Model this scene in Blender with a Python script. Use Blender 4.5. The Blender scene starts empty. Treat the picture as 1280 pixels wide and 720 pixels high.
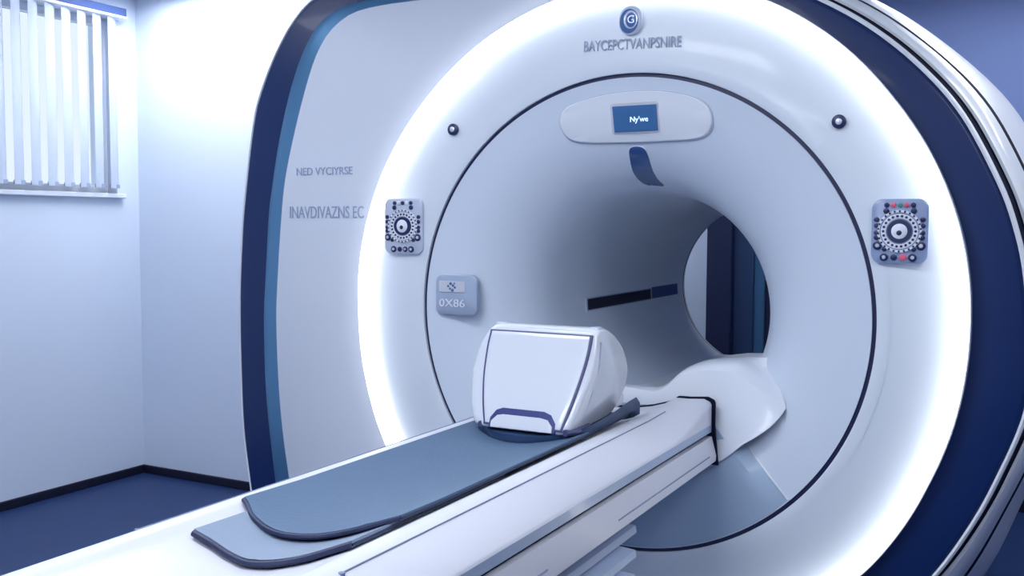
import bpy, bmesh, math, random
from mathutils import Vector, Matrix
random.seed(4)
SC = bpy.context.scene
COL = SC.collection
PI = math.pi
AX = 1.10            # height of the bore axis

# ------------------------------------------------------------ materials
def mat(name, col, rough=.4, metal=0., coat=0., emis=None, es=0., noise=None, trans=0., spec=None, bump=None):
    m = bpy.data.materials.new(name); m.use_nodes = True
    nt = m.node_tree; b = nt.nodes['Principled BSDF']
    b.inputs['Base Color'].default_value = (*col, 1)
    b.inputs['Roughness'].default_value = rough
    b.inputs['Metallic'].default_value = metal
    b.inputs['Coat Weight'].default_value = coat
    b.inputs['Coat Roughness'].default_value = .08
    if spec is not None: b.inputs['Specular IOR Level'].default_value = spec
    if trans: b.inputs['Transmission Weight'].default_value = trans
    if emis:
        b.inputs['Emission Color'].default_value = (*emis, 1)
        b.inputs['Emission Strength'].default_value = es
    if noise:
        sc, amt = noise
        tc = nt.nodes.new('ShaderNodeTexCoord'); n = nt.nodes.new('ShaderNodeTexNoise')
        n.inputs['Scale'].default_value = sc; n.inputs['Detail'].default_value = 4
        mx = nt.nodes.new('ShaderNodeMix'); mx.data_type = 'RGBA'
        mx.inputs['A'].default_value = (*[c*(1-amt) for c in col], 1)
        mx.inputs['B'].default_value = (*[min(1, c*(1+amt)) for c in col], 1)
        nt.links.new(tc.outputs['Object'], n.inputs['Vector'])
        nt.links.new(n.outputs['Fac'], mx.inputs['Factor'])
        nt.links.new(mx.outputs['Result'], b.inputs['Base Color'])
    if bump:
        sc, st = bump
        tc = nt.nodes.new('ShaderNodeTexCoord'); n = nt.nodes.new('ShaderNodeTexNoise')
        n.inputs['Scale'].default_value = sc
        bp = nt.nodes.new('ShaderNodeBump'); bp.inputs['Strength'].default_value = st; bp.inputs['Distance'].default_value = .01
        nt.links.new(tc.outputs['Object'], n.inputs['Vector'])
        nt.links.new(n.outputs['Fac'], bp.inputs['Height'])
        nt.links.new(bp.outputs['Normal'], b.inputs['Normal'])
    return m

M = dict(
    wall=mat('painted_wall', (.67, .745, .87), .7, noise=(1.5, .02)),
    wallblue=mat('blue_wall', (.15, .21, .44), .6, noise=(1.5, .04)),
    walldark=mat('dark_blue_wall', (.035, .055, .15), .6, noise=(1.5, .04)),
    ceil=mat('ceiling_paint', (.76, .80, .87), .8, noise=(2, .02)),
    floor=mat('navy_vinyl_floor', (.009, .032, .12), .5, noise=(6, .12)),
    base=mat('dark_baseboard', (.004, .005, .022), .5, noise=(4, .05)),
    column=mat('navy_column', (.004, .012, .06), .5, noise=(3, .05)),
    teal=mat('teal_column', (.04, .13, .27), .4, noise=(3, .05)),
    slatecol=mat('slate_blue_column', (.018, .05, .14), .45, noise=(3, .05)),
    plate3=mat('blue_grey_plate', (.34, .41, .55), .3, coat=.3, noise=(5, .03)),
    white=mat('white_moulded_plastic', (.70, .735, .81), .30, coat=.35, noise=(3, .012)),
    face=mat('satin_gantry_plastic', (.70, .755, .83), .38, coat=.25, noise=(3, .012)),
    lower=mat('shaded_cover_plastic', (.36, .46, .60), .42, coat=.15, noise=(3, .02)),  # darker than the face: shade below the table is put into the colour
    wing=mat('grey_wing_plastic', (.66, .70, .785), .55, coat=0, noise=(3, .015)),
    bore=mat('bore_liner_plastic', (.635, .70, .805), .38, coat=.2, noise=(3, .02)),
    navy=mat('glossy_navy_plastic', (.002, .018, .098), .42, coat=.08, spec=.35, noise=(2, .05)),
    trim=mat('brushed_teal_trim', (.095, .25, .43), .32, metal=.6, noise=(3, .05)),
    silver=mat('pale_silver_trim', (.70, .76, .88), .25, metal=.4, noise=(3, .02)),
    shell=mat('white_shell_plastic', (.78, .81, .87), .3, coat=.3, noise=(3, .012)),
    black=mat('black_gap', (.004, .006, .025), .6, spec=.1, noise=(5, .1)),
    seam=mat('dark_seam_rubber', (.008, .014, .07), .4, noise=(5, .1)),
    deck=mat('white_table_plastic', (.57, .585, .66), .42, coat=.05, noise=(3, .01)),
    deckgrey=mat('grey_table_plastic', (.33, .41, .55), .35, coat=.2, noise=(3, .015)),  # plain grey of frame and plinth; painted shade on the side band
    line=mat('grey_groove', (.16, .19, .30), .5, noise=(5, .05)),
    bell=mat('grey_bellows_rubber', (.36, .44, .60), .5, noise=(5, .04)),
    mattress=mat('slate_blue_mattress', (.070, .125, .215), .62, noise=(9, .10), bump=(120, .12)),
    mattress2=mat('pale_slate_mattress', (.20, .255, .35), .62, noise=(9, .08), bump=(120, .12)),
    binding=mat('navy_binding', (.006, .014, .06), .5, noise=(9, .1)),
    pad=mat('navy_cushion', (.018, .045, .12), .45, noise=(9, .1)),
    coil=mat('head_coil_white', (.60, .63, .70), .22, coat=.6, noise=(3, .01)),
    coilseam=mat('coil_seam', (.05, .055, .15), .4, noise=(5, .05)),
    recess=mat('handle_recess_blue', (.025, .035, .16), .4, noise=(5, .05)),
    screen=mat('blue_display_screen', (.03, .11, .27), .5, coat=0, emis=(.03, .13, .33), es=.12, noise=(4, .05)),
    text=mat('screen_text', (.6, .75, .9), .5, emis=(.6, .75, .95), es=.6, noise=(4, .02)),
    letter=mat('slate_lettering', (.34, .40, .54), .5, noise=(9, .1)),
    letter2=mat('pale_blue_lettering', (.31, .37, .53), .5, noise=(9, .1)),
    badge=mat('blue_badge', (.06, .15, .37), .3, coat=.5, noise=(5, .1)),
    plate=mat('grey_blue_pad', (.27, .34, .52), .3, coat=.4, noise=(5, .04)),
    plate2=mat('silver_pad', (.50, .55, .68), .25, coat=.4, noise=(5, .04)),
    btn=mat('navy_button', (.012, .02, .09), .35, noise=(9, .1)),
    btnw=mat('white_button', (.78, .80, .88), .35, noise=(9, .02)),
    btnr=mat('red_button', (.75, .12, .2), .35, noise=(9, .05)),
    btng=mat('green_button', (.05, .25, .22), .35, noise=(9, .05)),
    glassdark=mat('dark_window_glass', (.03, .08, .24), .12, coat=.8, noise=(3, .05)),
    slot=mat('dark_slot', (.003, .004, .025), .5, coat=0, noise=(5, .1)),
    slotb=mat('slate_slot', (.05, .08, .22), .4, noise=(5, .1)),
    slat=mat('blind_fabric', (.62, .68, .80), .8, noise=(20, .03), trans=.0),
    rail=mat('blue_headrail', (.06, .11, .30), .7, metal=0, noise=(5, .05)),
    frame=mat('window_frame_paint', (.78, .82, .9), .45, noise=(5, .02)),
    light=mat('lamp_diffuser', (.9, .9, .9), .5, emis=(.88, .93, 1.0), es=7.5, noise=(5, .01)),
    cove=mat('cove_lamp_diffuser', (.9, .9, .9), .5, emis=(.92, .95, 1.0), es=15.0, noise=(5, .01)),
    ring=mat('light_ring_diffuser', (.9, .9, .9), .5, emis=(.95, .97, 1.0), es=3.3, noise=(5, .01)),
)
# slats let daylight through
def slat_mat(m):
    nt = m.node_tree; b = nt.nodes['Principled BSDF']; out = nt.nodes['Material Output']
    t = nt.nodes.new('ShaderNodeBsdfTranslucent'); t.inputs['Color'].default_value = (.72, .78, .9, 1)
    mx = nt.nodes.new('ShaderNodeMixShader'); mx.inputs[0].default_value = .22
    nt.links.new(b.outputs[0], mx.inputs[1]); nt.links.new(t.outputs[0], mx.inputs[2]); nt.links.new(mx.outputs[0], out.inputs[0])
slat_mat(M['slat'])
def glass_mat():
    m = bpy.data.materials.new('window_glass'); m.use_nodes = True; nt = m.node_tree
    b = nt.nodes['Principled BSDF']
    b.inputs['Base Color'].default_value = (.93, .97, 1, 1); b.inputs['Roughness'].default_value = 0
    b.inputs['IOR'].default_value = 1.02; b.inputs['Transmission Weight'].default_value = 1
    return m
M['glass'] = glass_mat()

# ------------------------------------------------------------ helpers
def origin(parent):
    o = Vector((0, 0, 0)); p = parent
    while p: o += p.location; p = p.parent
    return o
def obj(name, verts, faces, m, parent=None, smooth=True, loc=None, bevel=0, seg=2, sub=0, angle=40):
    """one mesh object; verts are given in world metres"""
    base = origin(parent)
    l = Vector(loc) - base if loc is not None else Vector((0, 0, 0))
    off = base + l
    me = bpy.data.meshes.new(name)
    me.from_pydata([tuple(Vector(v) - off) for v in verts], [], faces)
    bm = bmesh.new(); bm.from_mesh(me)
    bmesh.ops.remove_doubles(bm, verts=bm.verts, dist=1e-6)
    bmesh.ops.recalc_face_normals(bm, faces=bm.faces)
    bm.to_mesh(me); bm.free()
    me.materials.append(M[m])
    o = bpy.data.objects.new(name, me); COL.objects.link(o); o.location = l
    if parent: o.parent = parent
    if smooth:
        me.polygons.foreach_set('use_smooth', [True]*len(me.polygons))
        me.set_sharp_from_angle(angle=math.radians(angle))
    if bevel:
        b = o.modifiers.new('bevel', 'BEVEL'); b.width = bevel; b.segments = seg; b.limit_method = 'ANGLE'; b.angle_limit = math.radians(35)
        b.harden_normals = False
    if sub:
        s = o.modifiers.new('sub', 'SUBSURF'); s.levels = sub; s.render_levels = sub
    return o
def tag(o, label=None, cat=None, group=None, kind=None):
    if label: o['label'] = label
    if cat: o['category'] = cat
    if group: o['group'] = group
    if kind: o['kind'] = kind
    return o
def empty(name, loc, label, cat):
    o = bpy.data.objects.new(name, None); COL.objects.link(o); o.location = loc; o.empty_display_size = .2
    return tag(o, label, cat)
class MB:
    def __init__(s): s.v = []; s.f = []
    def add(s, v, f):
        n = len(s.v); s.v += [tuple(p) for p in v]; s.f += [tuple(i+n for i in q) for q in f]; return s
    def box(s, x0, x1, y0, y1, z0, z1):
        v = [(x, y, z) for x in (x0, x1) for y in (y0, y1) for z in (z0, z1)]
        return s.add(v, [(0,1,3,2),(4,6,7,5),(0,4,5,1),(2,3,7,6),(0,2,6,4),(1,5,7,3)])
    def loft(s, rows, close_u=True, cap0=False, cap1=False):
        n = len(rows[0]); v = [p for r in rows for p in r]; f = []
        for i in range(len(rows)-1):
            for j in range(n if close_u else n-1):
                a = i*n+j; b = i*n+(j+1) % n
                f.append((a, b, b+n, a+n))
        if cap0: f.append(tuple(range(n))[::-1])
        if cap1: f.append(tuple(range((len(rows)-1)*n, len(rows)*n)))
        return s.add(v, f)
    def prism(s, pts, fn0, fn1):
        """closed outline -> slab; fn0/fn1 map (u,v) to 3d points of both sides"""
        return s.loft([[fn0(*p) for p in pts], [fn1(*p) for p in pts]], cap0=True, cap1=True)
    def tube(s, path, r, seg=8, caps=True):
        rows = []; path = [Vector(p) for p in path]
        for i, p in enumerate(path):
            t = (path[min(i+1, len(path)-1)] - path[max(i-1, 0)]).normalized()
            up = Vector((0, 0, 1)) if abs(t.z) < .9 else Vector((1, 0, 0))
            a = t.cross(up).normalized(); b = t.cross(a)
            rows.append([p + a*r*math.cos(2*PI*k/seg) + b*r*math.sin(2*PI*k/seg) for k in range(seg)])
        return s.loft(rows, cap0=caps, cap1=caps)
    def build(s, name, m, parent=None, **k): return obj(name, s.v, s.f, m, parent, **k)
def interp(x, xs, ys):
    if x <= xs[0]: return ys[0]
    for i in range(1, len(xs)):
        if x <= xs[i]:
            t = (x-xs[i-1])/(xs[i]-xs[i-1]); return ys[i-1]*(1-t)+ys[i]*t
    return ys[-1]
def smooth_loop(pts, n=8, closed=True):
    """Catmull-Rom through points"""
    out = []; L = len(pts); rng = L if closed else L-1
    for i in range(rng):
        g = (lambda k: pts[k % L]) if closed else (lambda k: pts[max(0, min(L-1, k))])
        p0, p1, p2, p3 = g(i-1), g(i), g(i+1), g(i+2)
        for j in range(n):
            t = j/n
            out.append(tuple(.5*((2*b)+(-a+c)*t+(2*a-5*b+4*c-d)*t*t+(-a+3*b-3*c+d)*t**3) for a, b, c, d in zip(p0, p1, p2, p3)))
    if not closed: out.append(pts[-1])
    return out
def round_rect(w, h, r, n=6, cx=0, cz=0):
    out = []
    for sx, sz, a0 in ((1, 1, 0), (-1, 1, 90), (-1, -1, 180), (1, -1, 270)):
        for k in range(n+1):
            a = math.radians(a0+90*k/n)
            out.append((cx+sx*(w/2-r)+r*math.cos(a), cz+sz*(h/2-r)+r*math.sin(a)))
    return out
NT = 240
TH = [2*PI*k/NT for k in range(NT)]
def polar(R, th, y): return (R*math.cos(th), y, AX+R*math.sin(th))
def periodic(table):
    t = sorted(table); xs = [t[-1][0]-360]+[a for a, _ in t]+[t[0][0]+360]; ys = [t[-1][1]]+[b for _, b in t]+[t[0][1]]
    raw = [interp(((math.degrees(a)+180) % 360)-180, xs, ys) for a in TH]
    for _ in range(3): raw = [(raw[i-1]+2*raw[i]+raw[(i+1) % NT])/4 for i in range(NT)]
    return raw
def outline_polar(pts):
    """star shaped outline (x,z) -> radius per angle"""
    out = []; L = len(pts)
    for th in TH:
        dx, dz = math.cos(th), math.sin(th); best = 0
        for i in range(L):
            x1, z1 = pts[i][0], pts[i][1]-AX; x2, z2 = pts[(i+1) % L][0], pts[(i+1) % L][1]-AX
            den = dx*(z2-z1)-dz*(x2-x1)
            if abs(den) < 1e-12: continue
            t = (x1*(z2-z1)-z1*(x2-x1))/den; u = (x1*dz-z1*dx)/den
            if t > 0 and -1e-6 <= u <= 1+1e-6: best = max(best, t)
        out.append(best)
    return out
def prow(R, y, lo=None):
    r = []
    for i, th in enumerate(TH):
        rad = R[i] if isinstance(R, (list, tuple)) else R
        yy = y[i] if isinstance(y, (list, tuple)) else y
        p = polar(rad, th, yy)
        if lo is not None: p = (p[0], p[1], max(p[2], lo))
        r.append(p)
    return r

# ------------------------------------------------------------ the room
WX, BY, WALLB, RX, FY, CZ = -3.22, 1.04, 2.55, 3.4, -4.2, 2.56
def struct(mb, name, m, **k):
    o = mb.build(name, m, **k); o['kind'] = 'structure'; return o
struct(MB().box(WX-.2, RX+.2, FY-.2, WALLB+.2, -.12, 0), 'floor', 'floor', smooth=False)
struct(MB().box(WX-.2, RX+.2, FY-.2, WALLB+.2, CZ, CZ+.12), 'ceiling', 'ceil', smooth=False)
# left wall with the window opening
WY0, WY1, WZ0, WZ1 = -.95, .90, 1.52, 2.43
lw = MB()
lw.box(WX-.2, WX, FY-.2, WY0, 0, CZ); lw.box(WX-.2, WX, WY1, WALLB+.2, 0, CZ)
lw.box(WX-.2, WX, WY0, WY1, 0, WZ0); lw.box(WX-.2, WX, WY0, WY1, WZ1, CZ)
struct(lw, 'wall_left', 'wall', smooth=False)
# boxed-out white wall left of the scanner, then the deeper blue wall behind it
struct(MB().box(WX, -1.95, BY, WALLB, 0, CZ), 'wall_back_left', 'wall', smooth=False)
struct(MB().box(-1.95, -.50, WALLB, WALLB+.15, 0, CZ), 'wall_back_white', 'wall', smooth=False)
struct(MB().box(-.50, RX, WALLB, WALLB+.15, 0, CZ), 'wall_back_blue', 'wallblue', smooth=False)
struct(MB().box(RX, RX+.2, FY-.2, WALLB+.2, 0, CZ), 'wall_right', 'walldark', smooth=False)
struct(MB().box(WX-.2, RX+.2, FY-.2, FY, 0, CZ), 'wall_front', 'wall', smooth=False)
struct(MB().box(-.50, -.365, WALLB-.10, WALLB, 0, CZ), 'trim_1', 'column', bevel=.004)
struct(MB().box(-.365, -.255, WALLB-.06, WALLB, 0, CZ), 'trim_2', 'slatecol', bevel=.004)
struct(MB().box(-.255, -.20, WALLB-.05, WALLB, 0, CZ), 'trim_3', 'teal', bevel=.004)
def baseboard(name, x0, x1, y0, y1): struct(MB().box(x0, x1, y0, y1, 0, .045), name, 'base', bevel=.004)
struct(MB().box(-.20, RX, WALLB-.03, WALLB, .045, 1.62), 'trim_4', 'column', bevel=.004)
baseboard('baseboard_left', WX, WX+.014, FY, BY)
baseboard('baseboard_back_left', WX+.014, -1.95, BY-.014, BY)
baseboard('baseboard_back', -.2, RX, WALLB-.014, WALLB)
baseboard('baseboard_right', RX-.014, RX, FY, WALLB-.014)
# window in the left wall
wroot = MB()
fr = MB(); t = .04; xa, xb = WX-.12, WX-.07
fr.box(xa, xb, WY0, WY1, WZ0, WZ0+t); fr.box(xa, xb, WY0, WY1, WZ1-t, WZ1)
for y in (WY0, (WY0+WY1)/2-t/2, WY1-t): fr.box(xa, xb, y, y+t, WZ0+t, WZ1-t)
win = struct(fr, 'window_1', 'frame', bevel=.003)
pane = MB().box(WX-.10, WX-.092, WY0+.01, WY1-.01, WZ0+.01, WZ1-.01).build('window_pane', 'glass', win, smooth=False)
MB().box(WX-.11, WX+.035, WY0-.03, WY1+.03, WZ0-.025, WZ0).build('window_sill', 'frame', win, bevel=.005)

# vertical blind: headrail and slats
bl = empty('vertical_blind', (WX+.05, 0, 2.43), 'white vertical slat blind with blue headrail hanging over the window on left wall', 'blind')
MB().box(WX+.02, WX+.075, WY0-.03, WY1+.02, 2.435, 2.475).build('headrail', 'rail', bl, bevel=.004)
MB().box(WX+.015, WX+.08, WY0-.03, WY1+.02, 2.42, 2.434).build('valance_strip', 'frame', bl, bevel=.003)
SZ0, SZ1 = 1.545, 2.42
y = .845; k = 0
while y > WY0:
    a = math.radians(110 + random.uniform(-2, 2)); hw = .036
    c, s_ = math.cos(a)*hw, math.sin(a)*hw
    rows = []
    for z in (SZ0, SZ1):
        r = []
        for q in range(7):
            u = q/3-1; bow = .005*(1-u*u)
            r.append((WX+.048+u*c*1+bow*math.sin(a), y+u*s_-bow*math.cos(a), z))
        for q in range(6, -1, -1):
            u = q/3-1; bow = .005*(1-u*u)
            r.append((WX+.048+u*c*1+bow*math.sin(a)+.0012, y+u*s_-bow*math.cos(a), z))
        rows.append(r)
    MB().loft(rows, cap0=True, cap1=True).build('slat', 'slat', bl)
    MB().box(WX+.046, WX+.052, y-.03, y+.03, SZ0+.001, SZ0+.02).build('slat_weight', 'deckgrey', bl)
    y -= .0905; k += 1

# ------------------------------------------------------------ lamps
def ceiling_lamp(x0, x1, y0, y1, m, label, cat='ceiling light'):
    r = empty('ceiling_light', ((x0+x1)/2, (y0+y1)/2, CZ), label, cat)
    f = MB(); t = .03
    f.box(x0-t, x1+t, y0-t, y0, CZ-.03, CZ); f.box(x0-t, x1+t, y1, y1+t, CZ-.03, CZ)
    f.box(x0-t, x0, y0, y1, CZ-.03, CZ); f.box(x1, x1+t, y0, y1, CZ-.03, CZ)
    f.build('frame', 'frame', r, bevel=.003)
    MB().box(x0, x1, y0, y1, CZ-.018, CZ).build('diffuser', m, r, smooth=False)
ceiling_lamp(-2.95, -2.1, .62, .88, 'cove', 'long bright ceiling lamp close to the white wall left of the scanner')
ceiling_lamp(-.9, .3, -1.9, -1.3, 'light', 'square ceiling lamp above the patient table')
ceiling_lamp(-2.3, -1.6, -.95, -.55, 'light', 'small fill lamp added on the ceiling between the window and the scanner')  # added fill to lift the white walls low down
ceiling_lamp(1.3, 2.5, -1.9, -1.3, 'light', 'square ceiling lamp above the right side of the room')
ceiling_lamp(-1.0, .6, -3.7, -3.1, 'light', 'square ceiling lamp near the wall behind the camera')
ceiling_lamp(1.5, 2.9, .3, .7, 'light', 'square ceiling lamp to the right of the scanner')
ceiling_lamp(-1.5, -.6, 2.0, 2.3, 'light', 'narrow unseen fill lamp added on the ceiling behind the scanner')  # unseen, added to brighten the white wall seen through the bore
ceiling_lamp(.5, 2.5, 1.75, 2.0, 'light', 'long unseen fill lamp added near the blue wall behind the scanner')  # unseen, added to brighten the blue wall and the shell

# ------------------------------------------------------------ the scanner
SCN = empty('mri_scanner', (0, .8, 0), 'large white and navy MRI scanner with a glowing ring around its round bore', 'scanner')

RING = periodic([(-176.3,.970),(-169.8,.974),(-163.3,.977),(-156.7,.982),(-151.5,.985),(-120,.985),(-90,.978),(-65,.965),
    (-43.4,.952),(-35.3,.942),(-25.1,.930),(-15.4,.927),(-7.8,.925),(.8,.925),(8.1,.9286),(15.6,.9315),(26.2,.934),(38.9,.938),
    (51.2,.950),(65.5,.960),(85,.965),(103.8,.966),(119,.966),(134.9,.965),(146.5,.968),(157,.972),(170.8,.973)])
def sc_(R, k, add=0): return [r*k+add for r in R]
# white front cover, a shallow cove towards the light ring
rows = [prow(.706, .012), prow(.706, .001), prow(.711, -.001), prow(.74, .001)]
for d, yy in ((.20, .002), (.17, .0045), (.14, .009), (.11, .015), (.085, .0205), (.065, .0255), (.048, .0300), (.034, .0335)):
    rows.append(prow([r-d for r in RING], yy))
MB().loft(rows).build('front_cover', 'face', SCN, angle=60)
MB().loft([prow([r-.034 for r in RING], .0335), prow([r-.027 for r in RING], .0300), prow([r-.018 for r in RING], .019), prow([r-.011 for r in RING], .009), prow([r-.006 for r in RING], .001), prow([r-.003 for r in RING], -.003), prow(RING, -.002), prow([r+.0005 for r in RING], .006)]).build('light_ring', 'ring', SCN, angle=80)
MB().loft([prow([r+.0005 for r in RING], .006), prow([r+.004 for r in RING], .008), prow([r+.005 for r in RING], .06)]).build('ring_rim', 'silver', SCN)
MB().loft([prow(.7065, .0105), prow(.6935, .0105)]).build('cover_seam', 'seam', SCN)
# flared funnel and bore liner
PROF = [(.694,.012),(.694,.002),(.688,.003),(.66,.008),(.6,.018),(.54,.036),(.48,.068),(.43,.115),(.395,.17),(.372,.24),(.362,.33)]
pp = smooth_loop(PROF[3:], 4, closed=False)
rows = [prow(r, yy) for r, yy in PROF[:3]+pp]
MB().loft(rows).build('bore_funnel', 'bore', SCN, angle=60)
MB().loft([prow(.362, .33), prow(.3585, .45), prow(.355, .7), prow(.355, 1.2), prow(.355, 1.60)]).build('bore_liner', 'bore', SCN, angle=60)
MB().loft([prow(.355, 1.60), prow(.356, 1.63), prow(.362, 1.66), prow(.375, 1.69), prow(.40, 1.70)]).build('bore_rear_lip', 'white', SCN, angle=60)
MB().loft([prow(.3545, 1.612), prow(.3535, 1.616), prow(.3545, 1.62)]).build('bore_rear_seam', 'seam', SCN)

# outline of the housing
L = [(-1.50,.27),(-1.518,.366),(-1.55,.58),(-1.560,.792),(-1.562,1.064),(-1.55,1.274),(-1.531,1.452),(-1.48,1.744),(-1.432,1.871),(-1.37,1.981),(-1.294,2.079),(-1.203,2.148),(-1.06,2.195),(-.85,2.215),(-.5,2.21),(-.15,2.175),(.12,2.13),(.34,2.068)]
Rr = [(.528,1.971),(.66,1.885),(.781,1.777),(.885,1.649),(.976,1.472),(1.018,1.352),(1.041,1.243),(1.058,1.073),(1.054,.904),(.995,.723),(.936,.588),(.855,.447),(.74,.30),(.6,.17),(.45,.075),(.3,.03),(0,.012),(-.6,.012),(-1.15,.012),(-1.38,.04),(-1.46,.12)]
OUT = outline_polar(smooth_loop(L+Rr, 6))
# navy plate
MB().loft([prow(.90, .055), prow(sc_(OUT, 1, -.012), .05, 0), prow(sc_(OUT, 1, -.004), .053, 0), prow(OUT, .062, 0)]).build('navy_housing', 'navy', SCN, angle=50)
# bead around the navy plate, dark gap, then the shell
def rim_fade(add): return [OUT[i]+(add if add < .0035 else .003+(add-.003)*min(1, max(0, .35+1.6*math.cos(TH[i])))) for i in range(NT)]
MB().loft([prow(rim_fade(-.001), .056, 0), prow(rim_fade(.004), .052, 0), prow(rim_fade(.010), .055, 0), prow(rim_fade(.012), .068, 0), prow(rim_fade(.004), .075, 0)]).build('edge_bead', 'shell', SCN, angle=60)
MB().loft([prow(rim_fade(.004), .070, 0), prow(rim_fade(.014), .10, 0), prow(sc_(OUT, 1.026), .135, 0)]).build('shadow_gap', 'black', SCN)
# shell: grows away from the front, wider towards the floor
BIG = []
for i, th in enumerate(TH):
    d = ((math.degrees(th)+180) % 360)-180
    k = interp(d, [-180, -90, -55, -40, -26, 0, 30, 45, 60, 90, 180], [1.02, 1.0, 1.14, 1.155, 1.11, 1.12, 1.125, 1.11, 1.112, 1.04, 1.02])
    BIG.append(OUT[i]*k)
for _ in range(4): BIG = [(BIG[i-1]+2*BIG[i]+BIG[(i+1) % NT])/4 for i in range(NT)]
def mixr(a, b, t): return [x*(1-t)+y*t for x, y in zip(a, b)]
def shl(t, yy): return prow(mixr(sc_(OUT, 1.02), BIG, t), yy, 0)
MB().loft([prow(sc_(OUT, 1.024), .140, 0), prow(sc_(OUT, 1.023), .119, 0), shl(.10, .117), shl(.19, .130), shl(.30, .165), shl(.42, .215)]).build('front_shell', 'shell', SCN, angle=50)
MB().loft([shl(.418, .2148), shl(.45, .222), shl(.485, .232)]).build('shell_seam', 'black', SCN)
rows = []
for t, yy in ((.485, .232), (.62, .29), (.80, .37), (.94, .46), (1.0, .56), (1.015, .68), (1.01, .80), (1.0, .95), (.92, 1.15), (.7, 1.35), (.3, 1.5)):
    rows.append(shl(t, yy))
rows += [prow(sc_(OUT, .97), 1.60, .0), prow(sc_(OUT, .9), 1.66, .0), prow(sc_(OUT, .8), 1.69, .0), prow(.40, 1.70)]
MB().loft(rows).build('rear_shell', 'shell', SCN, angle=50)

# grey wing panel with its trim (crescent left of the ring)
TO = outline_polar(smooth_loop([(-1.37,.25),(-1.401,.397),(-1.43,.60),(-1.446,.773),(-1.450,1.01),(-1.44,1.158),(-1.421,1.392),(-1.403,1.50),(-1.368,1.663),(-1.318,1.831),(-1.261,1.960),(-1.190,2.058),(-1.10,2.108),(-1.0,2.126),(-.7,2.135),(-.3,2.135),(.1,2.12)], 5, closed=False)+[(.3,1.8),(.3,.3),(-.2,.09),(-1.0,.05),(-1.25,.08),(-1.34,.16)])
TI = outline_polar(smooth_loop([(-1.285,.28),(-1.309,.443),(-1.335,.60),(-1.353,.781),(-1.361,1.015),(-1.353,1.161),(-1.336,1.35),(-1.313,1.521),(-1.260,1.712),(-1.20,1.880),(-1.155,1.970),(-1.097,2.035),(-1.007,2.080),(-.881,2.094),(-.722,2.096),(-.3,2.105),(.1,2.10)], 5, closed=False)+[(.28,1.8),(.28,.33),(-.2,.12),(-1.0,.08),(-1.19,.11),(-1.26,.18)])
i0, i1 = int(NT*84/360), int(NT*262/360)
def arc(Rl, y, inset=0): return [polar(Rl[i]+inset if isinstance(Rl, list) else Rl, TH[i], y) for i in range(i0, i1+1)]
MB().loft([arc([r-.002 for r in RING], .045), arc([r-.002 for r in RING], .0255), arc(TI, .0255, -.002), arc(TI, .027)], close_u=False).build('wing_panel', 'wing', SCN, angle=60)
MB().loft([arc(TI, .0262, -.0022), arc(TI, .0262, .0008)], close_u=False).build('wing_panel_seam', 'letter2', SCN)
MB().loft([arc(TI, .0262, -.001), arc(TI, .028, .004), arc(mixr(TI, TO, .5), .037), arc(mixr(TI, TO, .85), .047), arc(TO, .056)], close_u=False).build('wing_trim', 'trim', SCN, angle=50)

def y_face(x, z):
    """depth of the moulded face at a point (x, z)"""
    r = math.hypot(x, z-AX)
    if r > .7: return .001
    pr = PROF[2:]+[(.3585, .45), (.355, .7)]
    return interp(-r, [-a for a, _ in pr], [b for _, b in pr])
def plate(name, pts, m, parent, y0=0., th=.006, bev=.002, cz=None, conform=False, loc=None):
    """outline in (x,z) -> slab standing th proud of depth y0; the front rim is chamfered"""
    cx = sum(p[0] for p in pts)/len(pts); c2 = sum(p[1] for p in pts)/len(pts)
    mx = max(max(abs(p[0]-cx), abs(p[1]-c2)) for p in pts); s = max(.3, 1-bev/mx)
    def yy(x, z): return y_face(x, z) if conform else y0
    ins = [(cx+(x-cx)*s, c2+(z-c2)*s) for x, z in pts]
    rings = [[(x, yy(x, z)+.003, z) for x, z in pts], [(x, yy(x, z)-th+bev*.6, z) for x, z in pts], [(x, yy(x, z)-th, z) for x, z in ins]]
    if conform:   # interior rings keep the slab on the curved face
        for q in (.8, .6, .4, .2, .02):
            rings.append([(cx+(x-cx)*q*s, yy(cx+(x-cx)*q*s, c2+(z-c2)*q*s)-th, c2+(z-c2)*q*s) for x, z in pts])
    mb = MB().loft(rings, cap0=not conform, cap1=True)
    return mb.build(name, m, parent, angle=35, loc=loc)

# display console above the bore
con = smooth_loop([(-.222,1.675),(-.205,1.712),(-.155,1.733),(-.07,1.750),(.029,1.755),(.12,1.748),(.20,1.728),(.243,1.700),(.256,1.660),(.245,1.625),(.205,1.608),(.1,1.606),(-.05,1.607),(-.165,1.612),(-.205,1.632)], 5)
dsp = plate('display_console_outline', con, 'plate2', SCN, 0, .006, .003, conform=True)
cc = [(.017+(x-.017)*.984, 1.68+(z-1.68)*.96) for x, z in con]
dsp2 = plate('display_console', cc, 'shell', SCN, 0, .0115, .005, conform=True)
plate('display_bezel', round_rect(.150, .088, .008, 4, .0215, 1.6765), 'deck', dsp2, 0, .0135, .002, conform=True)
scr = plate('display_screen', round_rect(.137, .074, .002, 2, .0225, 1.675), 'screen', dsp2, 0, .0150, .001, conform=True)
yc = y_face(.036, 1.672)-.0150
# teardrop window between console and bore
tear = smooth_loop([(-.017,1.574),(-.012,1.590),(.000,1.5965),(.022,1.5965),(.036,1.588),(.042,1.570),(.042,1.540),(.044,1.512),(.048,1.500),(.054,1.486),(.030,1.482),(.004,1.486),(-.014,1.498),(-.022,1.52),(-.021,1.55)], 4)
plate('sensor_window_rim', [(.012+(x-.012)*1.10, 1.535+(z-1.535)*1.05) for x, z in tear], 'white', SCN, 0, .003, .002, conform=True)
plate('sensor_window', tear, 'glassdark', SCN, 0, .0055, .002, conform=True)

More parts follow.
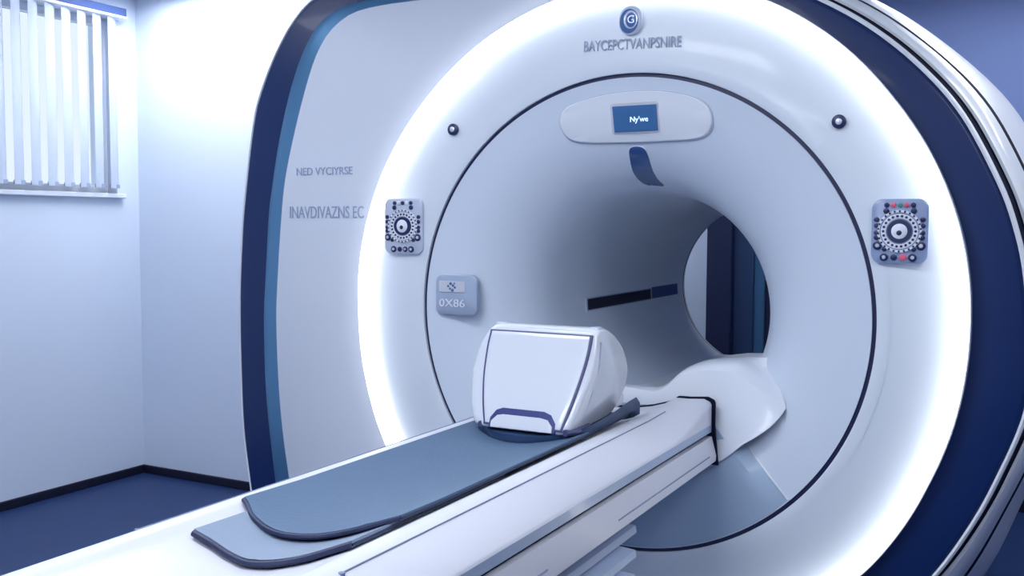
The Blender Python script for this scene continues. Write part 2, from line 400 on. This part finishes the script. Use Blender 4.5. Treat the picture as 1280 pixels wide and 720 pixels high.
def text(body, x, z, size, m, parent, y, name='lettering', w=None, thick=.0012, shear=0, rot=0):
    cu = bpy.data.curves.new(name, 'FONT'); cu.body = body; cu.size = size; cu.align_x = 'CENTER'; cu.align_y = 'CENTER'
    cu.extrude = thick; cu.resolution_u = 3; cu.shear = shear
    tmp = bpy.data.objects.new('tmp', cu); COL.objects.link(tmp); bpy.context.view_layer.update()
    me = bpy.data.meshes.new_from_object(tmp.evaluated_get(bpy.context.evaluated_depsgraph_get()))
    bpy.data.objects.remove(tmp); bpy.data.curves.remove(cu)
    xs = [v.co.x for v in me.vertices]; ww = max(xs)-min(xs); cx = (max(xs)+min(xs))/2
    k = w/ww if w else 1
    for v in me.vertices:
        a, b, c = (v.co.x-cx)*k, v.co.y, v.co.z
        v.co = (a*math.cos(rot)-b*math.sin(rot), -c, a*math.sin(rot)+b*math.cos(rot))
    me.name = name; me.materials.clear(); me.materials.append(M[m])
    o = bpy.data.objects.new(name, me); COL.objects.link(o)
    if parent: o.parent = parent
    o.location = Vector((x, y, z)) - origin(parent)
    return o
text('Nyʳwe'.replace('ʳ', "'"), .036, 1.672, .022, 'text', scr, yc-.0030, 'screen_text')
text('BAYCEPCTVANPSNIRE', .013, 1.887, .044, 'letter', SCN, -.0005, 'brand_lettering', w=.30, rot=-.03)
text('NED VYCIYRSE', -1.135, 1.547, .038, 'letter2', SCN, .0245, 'wing_lettering', w=.245)
text('INAVDIVAZNS EC', -1.128, 1.403, .060, 'letter2', SCN, .0245, 'wing_lettering', w=.325)
# round badge with a letter above the lettering
bd = plate('brand_badge', round_rect(.070, .082, .034, 8, .011, 1.955), 'plate2', SCN, .001, .008, .003)
plate('badge_ring', [(.007+.029*math.cos(a), 1.953+.035*math.sin(a)) for a in TH[::8]], 'badge', bd, -.006, .003, .002)
plate('badge_field', [(.013+.021*math.cos(a), 1.956+.026*math.sin(a)) for a in TH[::8]], 'silver', bd, -.009, .002, .001)
plate('badge_core', [(.015+.016*math.cos(a), 1.955+.021*math.sin(a)) for a in TH[::8]], 'badge', bd, -.011, .002, .001)
text('G', .015, 1.955, .032, 'silver', bd, -.0135, 'badge_letter')

# two round alignment ports
def disc(name, x, z, r, m, parent, y0, th, bev=.001, n=24):
    return plate(name, [(x+r*math.cos(2*PI*k/n), z+r*math.sin(2*PI*k/n)) for k in range(n)], m, parent, y0, th, bev)
for x, z in ((-.593, 1.668), (.598, 1.639)):
    p = disc('alignment_port', x, z, .0185, 'btn', SCN, .003, .008, .003)
    disc('port_lens', x, z, .0085, 'silver', p, -.004, .003, .002, 12)

# control pads left and right
def control_pad(x, z, w, h, pm, k, tops):
    p = plate('control_pad', round_rect(w, h, .026, 6, x, z), pm, SCN, .004, .016, .005)
    y0 = -.012
    def ring(name, r0, r1, m, th):
        n = 40; rows = []
        for r, yy in ((r0, 0), (r0, -th), (r1, -th), (r1, 0)):
            rows.append([(x+r*k*math.cos(2*PI*q/n), y0+yy, z+r*math.sin(2*PI*q/n)) for q in range(n)])
        rows.append(rows[0]); MB().loft(rows).build(name, m, p)
    ring('dial_ring', .0485, .0545, 'btnw', .004)
    ring('dial_ring', .033, .045, 'btnw', .003)
    ring('dial_ring', .0195, .030, 'btn', .005)
    disc('dial_knob', x, z, .0195*k, 'btnw', p, y0, .009, .004, 24)
    disc('dial_mark', x, z-.004, .0065, 'btn', p, y0-.009, .0015, .0005, 12)
    for q in range(22):
        a = 2*PI*q/22; rr = .039
        disc('dial_key', x+rr*k*math.cos(a), z+rr*math.sin(a), .0034, 'btn', p, y0-.003, .002, .0005, 8)
    for q in range(26):
        a = 2*PI*(q+.5)/26
        disc('dial_key', x+.0515*k*math.cos(a), z+.0515*math.sin(a), .0028, 'btn', p, y0-.004, .0015, .0004, 8)
    def b(dx, dz, r, m='btn'):
        o = disc('button', x+dx, z+dz, r, m, p, y0, .004, .0015, 12)
        if m == 'btn' and r > .0085: disc('button_cap', x+dx, z+dz, r*.45, 'plate2', o, y0-.004, .0015, .0005, 10)
    hx, hz = w/2, h/2
    for dx, m in zip((-.032, -.016, 0, .016, .032), tops): b(dx, hz-.016, .0065, m)
    for dx in (-.033, .033): b(dx, hz-.031, .0075)
    for s in (-1, 1):
        for dz in (.030, .014, -.004, -.016): b(s*(hx-.013), dz, .0065)
        b(s*(hx-.016), -.037, .0115)
        b(s*(hx-.033), -.046, .006)
    for dx, r, m in zip((-.036, -.012, .010, .033), (.0105, .008, .009, .0105), ('btn', 'btn', tops[1] if pm == 'plate' else 'btn', 'btn')): b(dx, -hz+.016, r, m)
control_pad(.7565, 1.352, .137, .166, 'plate', 1.0, ('btn', 'btnr', 'btng', 'btnr', 'btn'))
control_pad(-.7785, 1.3585, .150, .184, 'plate2', 1.08, ('btn', 'btnw', 'btn', 'btnw', 'btn'))

# small button plate left of the bore
bp = plate('button_plate', round_rect(.155, .130, .026, 6, -.578, 1.138), 'plate3', SCN, .012, .018, .006)
wl = plate('label_window', round_rect(.098, .036, .004, 3, -.592, 1.164), 'deck', bp, -.0062, .002, .001)
for dx, dz, r in ((-.004,.010,.005),(-.013,.002,.004),(.005,.004,.0045),(.012,-.002,.004),(-.006,-.006,.004),(.003,-.011,.0055),(.010,.011,.003)):
    disc('label_dot', -.592+dx, 1.164+dz, r, 'badge', wl, -.008, .0012, .0004, 8)
text('0X86', -.592, 1.110, .036, 'btnw', bp, -.0075, 'plate_lettering', w=.095)

# slots in the left side of the bore
def bore_strip(name, z0, z1, y0, y1, m, parent, lift=.004):
    def pt(z, y, l):
        a = math.asin((z-AX)/.356); r = .3565-l
        return (-r*math.cos(a), y, AX+r*math.sin(a))
    rows = []
    for y in (y0, y1): rows.append([pt(z0, y, -.004), pt(z0, y, lift), pt((z0+z1)/2, y, lift), pt(z1, y, lift), pt(z1, y, -.004)])
    return MB().loft(rows, cap0=True, cap1=True).build(name, m, parent, smooth=False)
s1 = bore_strip('bore_slot', 1.055, 1.103, .525, 1.195, 'plate2', SCN, .003)
bore_strip('slot_opening', 1.059, 1.099, .535, 1.185, 'slot', s1, .0045)
s2 = bore_strip('bore_slot', 1.058, 1.106, 1.205, 1.535, 'slotb', SCN, .003)

# lower service cover under the table end, with its bright seams
def fpt(x, z, lift): return (x, y_face(x, z)-lift, z)
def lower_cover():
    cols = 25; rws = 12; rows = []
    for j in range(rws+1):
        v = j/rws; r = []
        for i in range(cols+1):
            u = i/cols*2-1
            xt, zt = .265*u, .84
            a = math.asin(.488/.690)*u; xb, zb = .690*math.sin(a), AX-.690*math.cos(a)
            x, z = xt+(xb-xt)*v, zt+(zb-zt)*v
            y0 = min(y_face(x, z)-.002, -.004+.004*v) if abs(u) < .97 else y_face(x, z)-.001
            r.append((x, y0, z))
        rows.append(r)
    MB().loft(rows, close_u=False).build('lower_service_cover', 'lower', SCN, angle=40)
    for s in (-1, 1):
        path = []
        for j in range(13):
            v = j/12; x, z = s*(.262+(.488-.262)*v), .845+(.613-.845)*v
            path.append((x, y_face(x, z)-.004, z))
        MB().tube(path, .003, 6).build('cover_seam', 'white', SCN)
lower_cover()

# table bridge through the bore with raised shoulders
def ztop(x, y):
    d = interp(y, [.12, .19], [0, 1])                         # the trough sinks to the bore floor
    lo = .881*(1-d)+.79*d
    if x < 0: return lo+interp(-x, [0, .05, .15, .2, .3, .5], [0, 0, .005, .012, .018, .018])*(1-d)
    e = interp(y, [.27, .335], [0, 1]); e = e*e*(3-2*e)
    t = interp(x, [0, .05, .08, .10, .125, .15, .175, .20, .24, .30, .38, .5], [0, 0, .01, .06, .25, .52, .70, .82, .92, .975, 1, .99])
    return lo+(.981-lo)*t*(1-e)
xs = [i/30*.0+(-1+2*i/60) for i in range(61)]
rows = []
def brow(y, hw, zf):
    r = [(-hw, y, .70)]
    for u in xs: r.append((u*hw, y, zf(u*hw)))
    r.append((hw, y, .70)); return r
def hwid(y): return min(.47, interp(y, [p[1] for p in PROF[2:]]+[.7], [p[0] for p in PROF[2:]]+[.356]))
for y in (1.60, 1.2, .8, .5, .34, .32, .30, .285, .27, .22, .19, .17, .15):
    rows.append([(x, yy, max(z, AX-math.sqrt(max(0, (hwid(y)+.004)**2-x*x)))) for x, yy, z in brow(y, hwid(y)*.97, lambda x: ztop(x, y))])
def edge_drop(x, f, lim): return f
for y, hw, dz in ((.13, .405, .0), (.09, .430, -.004), (.06, .448, -.012), (.042, .462, -.026), (.032, .470, -.045)):
    rows.append([(x, yy, z) for x, yy, z in brow(y, hw, lambda x: ztop(x, y)+dz*(abs(x)/.47)**1.0 - max(0, abs(x)-.33)*.55*(1 if y < .13 else .8))])
MB().loft(rows, close_u=False).build('table_bridge', 'white', SCN, angle=35)
# front face of the bridge: from its ridge down behind the table end
rows = []
for j in range(9):
    v = j/8; r = []
    for u in xs:
        x0 = u*.470; z0 = ztop(x0, 0)-.045*(abs(x0)/.47)-max(0, abs(x0)-.33)*.55
        a = u*math.radians(46); x1, z1 = .50*math.sin(a), AX-.50*math.cos(a)
        th0 = math.atan2(x0, AX-z0); 
        x = x0+(x1-x0)*v+u*.016*math.sin(PI*v); z = z0+(z1-z0)*v
        r.append((x, .032-.030*math.sin(v*PI/2)-.012*v, z))
    rows.append(r)
MB().loft(rows, close_u=False).build('bridge_nose', 'white', SCN, angle=35)

# ------------------------------------------------------------ the patient table
TB = empty('patient_table', (0, -1.2, 0), 'long white patient table running up to the scanner bore', 'table')
def deck_sec(y):
    f = interp(y, [-1.80, -1.68, -1.60], [0, .4, 1])            # trough depth factor
    e = interp(y, [-.35, -.02], [0, 1])
    zt = lambda x: .858-(.858-(.829+.030*(x/.155)**2))*f
    sh = .812+.058*e**1.5
    half = [(0, zt(0)), (.05, zt(.05)), (.10, zt(.10)), (.14, zt(.14)), (.155, zt(.155)+.001), (.163, .8655), (.172, .8685+.004*e), (.192, .869+.004*e), (.208, .864+.009*e), (.255, .828+(sh-.812)*.85), (.272, sh), (.2765, sh-.008)]
    pts = [(-x, z) for x, z in half[::-1]]+half[1:]
    return [(x, y, z) for x, z in pts]
rows = [deck_sec(y) for y in (-2.30, -1.9, -1.75, -1.7, -1.65, -1.6, -1.55, -1.5, -1.3, -1.0, -.7, -.5, -.35, -.27, -.2, -.13, -.07, -.025)]
low = lambda r: [r[0][:2]+(.80,)]+r+[r[-1][:2]+(.80,)]
rows = [[(r[0][0], r[0][1], .79)]+r+[(r[-1][0], r[-1][1], .79)] for r in rows]
MB().loft(rows, close_u=True, cap0=True, cap1=True).build('deck', 'deck', TB, angle=30)
for s in (-1, 1):
    MB().loft([[(s*.2765, y, .805), (s*.2768, y, .784), (s*.262, y, .784), (s*.262, y, .805)] for y in (-2.30, -.024)], cap0=True, cap1=True).build('shaded_side_band', 'deckgrey', TB, smooth=False)  # grey stands in for the shade on this upright face
    MB().box(*sorted((s*.20, s*.264)), -2.29, -.024, .762, .790).build('side_groove', 'black', TB, smooth=False)
    MB().loft([[(s*.262, y, .772), (s*.278, y, .7715), (s*.292, y, .718), (s*.291, y, .703), (s*.25, y, .694), (s*.20, y, .70), (s*.20, y, .772)] for y in (-2.30, -.024)], cap0=True, cap1=True).build('side_rail', 'deck', TB, angle=20)
    MB().loft([[(s*.2885, y, .7285), (s*.2915, y, .7255), (s*.2905, y, .7235)] for y in (-.75, -.08)], cap0=True, cap1=True).build('side_crease', 'line', TB, smooth=False)
    MB().loft([[(s*.2885, y, .7285), (s*.2915, y, .7255), (s*.2905, y, .7235)] for y in (-2.2, -1.1)], cap0=True, cap1=True).build('side_crease', 'line', TB, smooth=False)
    pth = [(s*.208, y, deck_sec(y)[-4][2]+.0005) for y in (-1.60, -1.3, -1.0, -.7, -.5, -.35, -.3, -.22)]
    MB().tube(pth, .0014, 6).build('deck_groove', 'line', TB)
    disc_pts = [(s*.208+.005*math.cos(a), -1.605+.005*math.sin(a)) for a in TH[::20]]
    MB().prism(disc_pts, lambda u, v: (u, v, .858), lambda u, v: (u, v, .8655)).build('groove_stop', 'line', TB)
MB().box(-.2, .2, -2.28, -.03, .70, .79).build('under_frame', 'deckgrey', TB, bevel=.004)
# dark frame closing the end next to the scanner
ds = [(x, z) for _, y, z in deck_sec(-.015) for x in (_,)]
eo = [(-.297, .690), (-.286, .80)]+[(x*1.035, z+.005) for x, z in ds]+[(.286, .80), (.297, .690)]
MB().prism(eo, lambda x, z: (x, -.024, z), lambda x, z: (x, -.014, z)).build('end_frame', 'black', TB, bevel=.002)
# foot slot
MB().prism([(.025,-1.700),(.029,-1.698),(.10,-1.86),(.095,-1.87)], lambda x, y: (x, y, .850), lambda x, y: (x, y, .8558)).build('foot_slot', 'black', TB, smooth=False)
# bellows and base
rows = []; z = .70; k = 0
prof = [(.70, 0)]
zz = .672
while zz > .10:
    prof += [(zz+.010, .028), (zz-.008, .030), (zz-.036, 0)]; zz -= .062
for zq, o_ in prof:
    hx, ya, yb = .185+o_, -1.75-o_, -.480+o_*1.3
    rows.append([(hx, ya, zq), (hx, yb, zq-.0), (-hx, yb, zq), (-hx, ya, zq)])
MB().loft(rows, cap0=True, cap1=True).build('bellows', 'bell', TB, smooth=False)
MB().box(-.24, .24, -1.9, -.42, 0, .10).build('floor_plinth', 'deckgrey', TB, bevel=.012)

# ------------------------------------------------------------ mattresses on the table
def sint(u, xs, ys):
    for i in range(1, len(xs)):
        if u <= xs[i]+1e-9:
            g = lambda k: ys[max(0, min(len(ys)-1, k))]
            t = (u-xs[i-1])/(xs[i]-xs[i-1]); m0 = (g(i)-g(i-2))/2; m1 = (g(i+1)-g(i-1))/2
            return (2*t**3-3*t*t+1)*ys[i-1]+(t**3-2*t*t+t)*m0+(-2*t**3+3*t*t)*ys[i]+(t**3-t*t)*m1
    return ys[-1]
def mattress(name, x0, x1, yb, yf, ztop_, th, m, label, cat='mattress', grp=None):
    r = empty(name, ((x0+x1)/2, (yb+yf(.5))/2, ztop_(0, yb)-th), label, cat)
    nx, ny = 24, 40
    top = []
    for j in range(ny+1):
        row = []
        for i in range(nx+1):
            u = i/nx; x = x0+(x1-x0)*u; y = yb+(yf(u)-yb)*j/ny
            row.append((x, y, ztop_(x, y)))
        top.append(row)
    rows = []
    for row in top:
        e = .004
        r_ = [(row[0][0], row[0][1], row[0][2]-th*.9)]+[(row[0][0]-.001, row[0][1], row[0][2]-e)]+[(p[0], p[1], p[2]) for p in row]+[(row[-1][0]+.001, row[-1][1], row[-1][2]-e)]+[(row[-1][0], row[-1][1], row[-1][2]-th*.9)]+[(p[0], p[1], p[2]-th) for p in row[::-1]]
        rows.append(r_)
    MB().loft(rows, cap0=True, cap1=True).build('cushion', m, r, angle=50)
    # dark bound edge around the foot end and the long sides
    edge = [top[-1][i] for i in range(nx+1)]
    MB().tube([(p[0], p[1]-.002, p[2]-th*.55) for p in edge], th*.50, 8).build('foot_binding', 'binding', r)
    MB().tube([(t_[-1][0]+.001, t_[-1][1], t_[-1][2]-th*.6) for t_ in top], th*.22, 6).build('side_binding', 'binding', r)
    return r
z2 = lambda x, y: .8425+.026*(x/.14)**2+interp(-y, [1.45, 1.58], [0, .002])
mattress('foot_mat', -.128, .138, -1.0, lambda u: sint(u, [0, .15, .35, .55, .8, 1], [-1.560, -1.560, -1.572, -1.580, -1.552, -1.490]), z2, .0115, 'mattress2',
         'thin pale slate mat showing under the foot end of the blue mattress', 'mat')
z1 = lambda x, y: .853+.022*((x+.012)/.155)**2+interp(-y, [.2, .55, 1.25, 1.42], [.004, 0, .0, .004])
mattress('table_mattress', -.162, .149, -.30, lambda u: sint(u, [0, .2, .45, .7, .85, 1], [-1.408, -1.450, -1.478, -1.468, -1.434, -1.372]), z1, .0095, 'mattress',
         'long slate blue mattress on the white patient table')

# ------------------------------------------------------------ head coil
HC = empty('head_coil', (.01, -.5, .875), 'white boxy head coil with rounded sides standing on the blue mattress', 'head coil')
side = smooth_loop([(-.668,.882),(-.648,.930),(-.602,1.03),(-.574,1.100),(-.566,1.112),(-.545,1.118),(-.49,1.112),(-.43,1.078),(-.375,1.02),(-.352,.96),(-.365,.915),(-.41,.882),(-.52,.874),(-.63,.8735)], 4)
cy_, cz_ = -.50, 1.0
def hwl(z): return interp(z, [.88, .93, 1.0, 1.06, 1.095, 1.12], [.135, .158, .174, .168, .150, .138])
def hw(z): return interp(z, [.88, .93, 1.0, 1.06, 1.12], [.118, .134, .152, .154, .146])
rows = []
for u, k in ((-1, .80), (-.985, .88), (-.95, .94), (-.88, .975), (-.78, 1), (0, 1), (.78, 1), (.88, .975), (.95, .94), (.985, .88), (1, .80)):
    r = []
    for y, z in side:
        yy, zz = cy_+(y-cy_)*(1-(1-k)*.55), cz_+(z-cz_)*(1-(1-k)*.45)
        r.append((.010+u*(hw(zz) if u > 0 else hwl(zz)), yy, zz))
    rows.append(r)
body = MB().loft(rows, cap0=True, cap1=True).build('coil_body', 'coil', HC, angle=50)
def fp(x, z, l): 
    """point on the sloping front of the coil"""
    y = interp(z, [.882, .930, 1.03, 1.100], [-.668, -.648, -.602, -.574]); n = Vector((0, -.93, .36))
    return Vector((x, y, z))+n*l
def fplate(name, pts, l0, l1, m, parent):
    cx = sum(p[0] for p in pts)/len(pts); c2 = sum(p[1] for p in pts)/len(pts)
    rings = [[fp(x, z, l0) for x, z in pts], [fp(x, z, l1) for x, z in pts]]
    for q in (.985, .9, .7, .4, .05): rings.append([fp(cx+(x-cx)*q, c2+(z-c2)*q, l1+(.001 if q < .99 else 0)) for x, z in pts])
    return MB().loft(rings, cap1=True).build(name, m, parent, angle=40)
def trap(s):
    L_ = [(-.137*s, 1.103), (-.139*s, 1.06), (-.134*s, 1.0), (-.121*s, .94), (-.104*s, .884)]
    R_ = [(.104*s, .884), (.118*s, .94), (.130*s, 1.0), (.138*s, 1.06), (.139*s, 1.103)]
    pts = smooth_loop(L_, 4, closed=False)+[(x/4*.1*s, .8835) for x in (-2, 0, 2)]+smooth_loop(R_, 4, closed=False)+[(x*.135*s/3, 1.1035) for x in (2, 1, 0, -1, -2)]
    return [(.010+x, z) for x, z in pts]
fplate('panel_seam', trap(1.0), -.004, .0025, 'coilseam', HC)
fplate('front_panel', [(.010+(x-.010)*.958, .995+(z-.995)*.962) for x, z in trap(1.0)], 0, .0045, 'coil', HC)
arch = [(-.086,.879),(-.085,.900),(-.072,.918),(-.055,.924),(.055,.924),(.074,.918),(.088,.900),(.090,.879)]
fplate('handle_recess', [(.008+x, z) for x, z in arch], 0, .0065, 'recess', HC)
bar = [(-.080,.878),(-.080,.892),(-.066,.906),(-.05,.909),(.05,.909),(.068,.906),(.082,.892),(.083,.878)]
fplate('handle_bar', [(.008+x, z) for x, z in bar], 0, .0095, 'coil', HC)
# right and left shoulder latches and seams on the ends
for s in (-1, 1):
    MB().tube([(.010+s*(hw(z)-.001), y, z) for y, z in ((-.60, .90), (-.585, .96), (-.565, 1.03), (-.548, 1.085))], .0022, 6).build('end_seam', 'plate2', HC)
    MB().box(.010+s*.128-.012, .010+s*.128+.012, -.548, -.515, 1.098, 1.119).build('top_latch', 'plate2', HC, bevel=.004)
    MB().tube([(.010+s*.112, -.668, .884), (.010+s*.124, -.63, .881), (.010+s*.124, -.56, .882)], .008, 8).build('foot_clip', 'coilseam', HC)
# connector block behind the coil
MB().loft([[(x, y, z) for x, z in round_rect(w, h, .008, 3, .075, .90)] for y, w, h in ((-.40, .06, .035), (-.27, .06, .035), (-.25, .05, .026))], cap0=True, cap1=True).build('cable_connector', 'coil', HC)

# navy cradle cushion under the coil
rows = []
for j in range(15):
    v = j/14; y = -.695+.36*v
    wv = interp(v, [0, .07, .2, .5, 1], [.095, .128, .150, .162, .166])
    r = []
    for i in range(21):
        u = i/10-1; x = .002+u*wv
        r.append((x, y+.030*u*u, .8725+(.008+.046*v)*abs(u)**6*interp(v, [.8, .93, 1], [1, .95, .55])))
    lowr = [(x, yy, z-.0175-.012*v*abs((k_-10)/10)**3) for k_, (x, yy, z) in list(enumerate(r))[::-1]]
    rows.append(r+lowr)
cr = MB().loft(rows, cap0=True, cap1=True).build('cradle_cushion', 'pad', None, angle=60, loc=(0, -.5, .865))
tag(cr, 'curved navy cushion lying under the white head coil', 'cushion')

# ------------------------------------------------------------ world, camera, view
w = bpy.data.worlds.new('world'); SC.world = w; w.use_nodes = True
bg = w.node_tree.nodes['Background']; bg.inputs[0].default_value = (.80, .88, 1, 1); bg.inputs[1].default_value = .62

cam = bpy.data.cameras.new('camera'); co = bpy.data.objects.new('camera', cam); COL.objects.link(co)
f, cx, cy, cz, yaw, pitch, roll = 1228.89, 1.07215, -2.70679, 1.36276, .491207, .0636722, .0046187
fw = Vector((-math.sin(yaw)*math.cos(pitch), math.cos(yaw)*math.cos(pitch), -math.sin(pitch)))
rt = Vector((math.cos(yaw), math.sin(yaw), 0)); up = rt.cross(fw)
r2 = rt*math.cos(roll)+up*math.sin(roll); u2 = -rt*math.sin(roll)+up*math.cos(roll)
mtx = Matrix((r2, u2, -fw)).transposed().to_4x4(); mtx.translation = Vector((cx, cy, cz))
co.matrix_world = mtx
cam.sensor_width = 36; cam.lens = f/1280*36; cam.clip_start = .05
SC.camera = co
vs = SC.view_settings; vs.view_transform = 'Standard'; vs.look = 'None'; vs.exposure = .82; vs.gamma = 1; vs.use_curve_mapping = False
